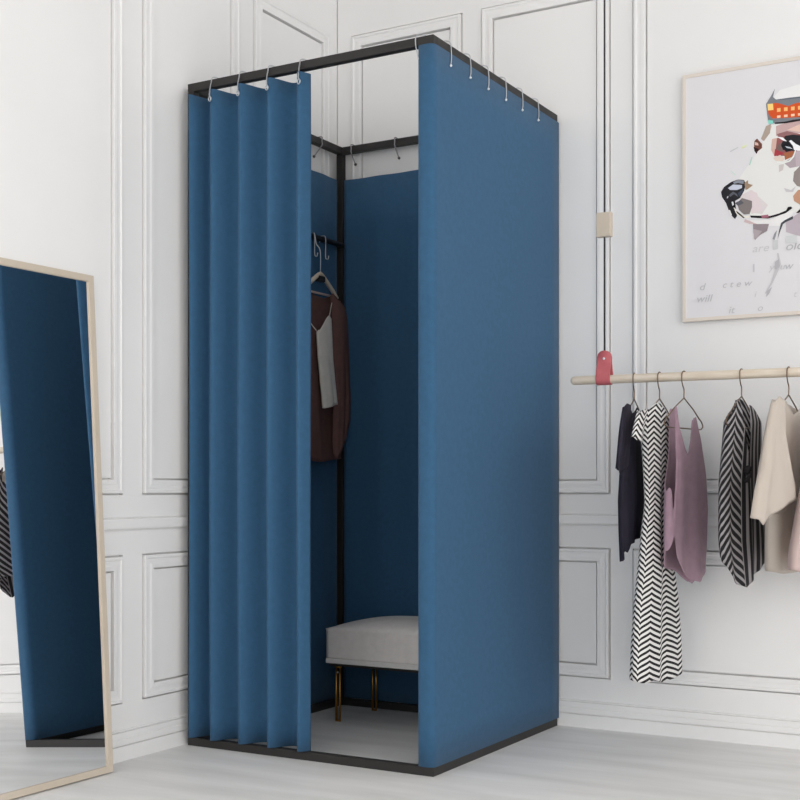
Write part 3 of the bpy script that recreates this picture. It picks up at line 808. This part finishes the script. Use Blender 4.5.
# empty wire hooks on the bar
h = None
for i, px in enumerate((325.5, 314.5)):
    y = onX(px, 245, BARX+.013).y
    if h is None:
        h = empty('wire_hook', (BARX, y, BARZ), 'thin steel hook empty on the inner bar, right of the coat hanger', 'hook', 'steel hooks on the inner bar')
        bm = bmesh.new()
        tube(bm, spline([(BARX-.0125, y, BARZ-.01), (BARX-.010, y, BARZ+.009), (BARX, y, BARZ+.0128), (BARX+.011, y, BARZ+.009), (BARX+.0135, y, BARZ-.004), (BARX+.0135, y, BARZ-.06), (BARX+.014, y+.003, BARZ-.072), (BARX+.022, y+.003, BARZ-.074), (BARX+.025, y+.003, BARZ-.062)]), .0022, 8)
        o = build('wire', bm, M['chrome'], h, True)
    else:
        c = copy_tree(h); c.location = (BARX, y, BARZ); c['label'] = 'thin steel hook empty on the inner bar, beside the open curtain edge'
# brown jacket
jk = empty('brown_jacket', f.P(0, 0, f.z(380)), 'open dark brown jacket hanging on a coat hanger inside the fitting room', 'jacket')
garment(f, 'back_panel', [(290, 297, 341), (320, 296, 344), (400, 294, 345), (463, 297, 341)],
        [(-1, 303), (-.5, 292), (-.2, 296), (.2, 297), (.5, 293), (1, 305)], flat(290), [(-1, 460), (0, 462), (1, 458)], flat(460), M['brown'], jk, depth=.012, folds=3, amp=.003, front_only=True, noff=-.018)
garment(f, 'front_panel', [(292, 328, 340), (305, 330, 345), (330, 331, 346.5), (400, 331.5, 346), (440, 331, 345), (463, 333, 340)],
        [(-1, 296), (-.2, 292), (.3, 296), (1, 306)], flat(290), [(-1, 452), (0, 459), (1, 446)], flat(460), M['brown'], jk, depth=.022, folds=3, amp=.004, front_only=True, noff=.012, phase=.6)
garment(f, 'front_panel', [(292, 294, 311), (330, 292, 316), (400, 292, 321), (440, 294, 324), (463, 296, 325)],
        [(-1, 306), (0, 293), (.4, 297), (1, 330)], flat(290), [(-1, 458), (1, 462)], flat(460), M['brown'], jk, depth=.02, folds=3, amp=.004, front_only=True, noff=.012, phase=2.0)
garment(f, 'sleeve', [(298, 336, 345), (320, 339, 348.5), (360, 340, 350), (396, 341, 351.5), (418, 340, 351), (446, 336, 345)],
        [(-1, 298), (0, 297), (1, 304)], flat(300), [(-1, 440), (0, 446), (1, 441)], flat(442), M['brown'], jk, depth=.026, folds=3, amp=.003, noff=.004, seg=56, nz=36)
garment(f, 'sleeve', [(298, 293, 302), (320, 290, 300), (360, 289, 299), (396, 288, 299), (446, 290, 300)],
        [(-1, 304), (0, 297), (1, 298)], flat(300), flat(444), flat(442), M['brown'], jk, depth=.026, folds=3, amp=.003, noff=.004, seg=56, nz=36)
# white camisole
cm = empty('camisole', f.P(0, .04, f.z(360)), 'ivory strappy camisole hanging in front of the brown jacket inside the fitting room', 'top')
garment(f, 'body', [(318, 314.5, 331), (335, 316.5, 331.8), (360, 318, 333), (400, 322, 337), (412, 323, 338)],
        [(-1, 334), (-.5, 333), (0, 327), (.5, 320), (.8, 317), (1, 320)], [(-1, 336), (0, 334), (1, 326)], [(-1, 410), (0, 408), (1, 404.5)], [(-1, 409), (1, 404)], M['ivory'], cm, depth=.010, folds=3, amp=.003, noff=.046, seg=64, nz=30)
def at(px, py, dn): return f.P((px-f.px-dn*f.snn)/f.su, dn, f.z(py))
bm = bmesh.new(); tube(bm, spline([at(332.6, 298, .006), at(331.6, 303, .02), at(330.3, 312, .046), at(329.2, 319, .054)]), .0016, 6); build('strap', bm, M['ivory'], cm, True)
bm = bmesh.new(); tube(bm, spline([at(300, 308, .02), at(306, 320, .035), at(311, 328, .047), at(316.5, 334.5, .054)]), .0016, 6); build('strap', bm, M['ivory'], cm, True)

# ------------------------------------------------------------------ light
w = bpy.data.worlds.new('soft_daylight'); S.world = w; w.use_nodes = True
bg = w.node_tree.nodes['Background']; bg.inputs[0].default_value = (1, 1, 1, 1); bg.inputs[1].default_value = 1.34
def fill_light(name, loc, target, sx, sy, power):  # added area lamp, not a window of the room
    d = bpy.data.lights.new(name, 'AREA'); d.shape = 'RECTANGLE'; d.size = sx; d.size_y = sy; d.energy = power; d.color = (1, .995, .99)
    o = bpy.data.objects.new(name, d); COL.objects.link(o); o.location = loc
    o.rotation_euler = (Vector(target)-Vector(loc)).to_track_quat('-Z', 'Y').to_euler()
fill_light('soft_area_fill', (3.5, .6, 1.7), (-2, 2.6, 1.2), 4.5, 2.4, 55)  # added lamp on the right, brightens the left wall
fill_light('soft_area_fill', (.4, -3.1, 1.9), (-1.2, 3.4, .5), 4.0, 2.0, 35)  # added front lamp, lifts the floor, bench and lower back wall
vs = S.view_settings
vs.view_transform = 'Standard'; vs.look = 'None'; vs.gamma = 1; vs.exposure = 0; vs.use_curve_mapping = False
S.cycles.max_bounces = 10; S.cycles.diffuse_bounces = 6
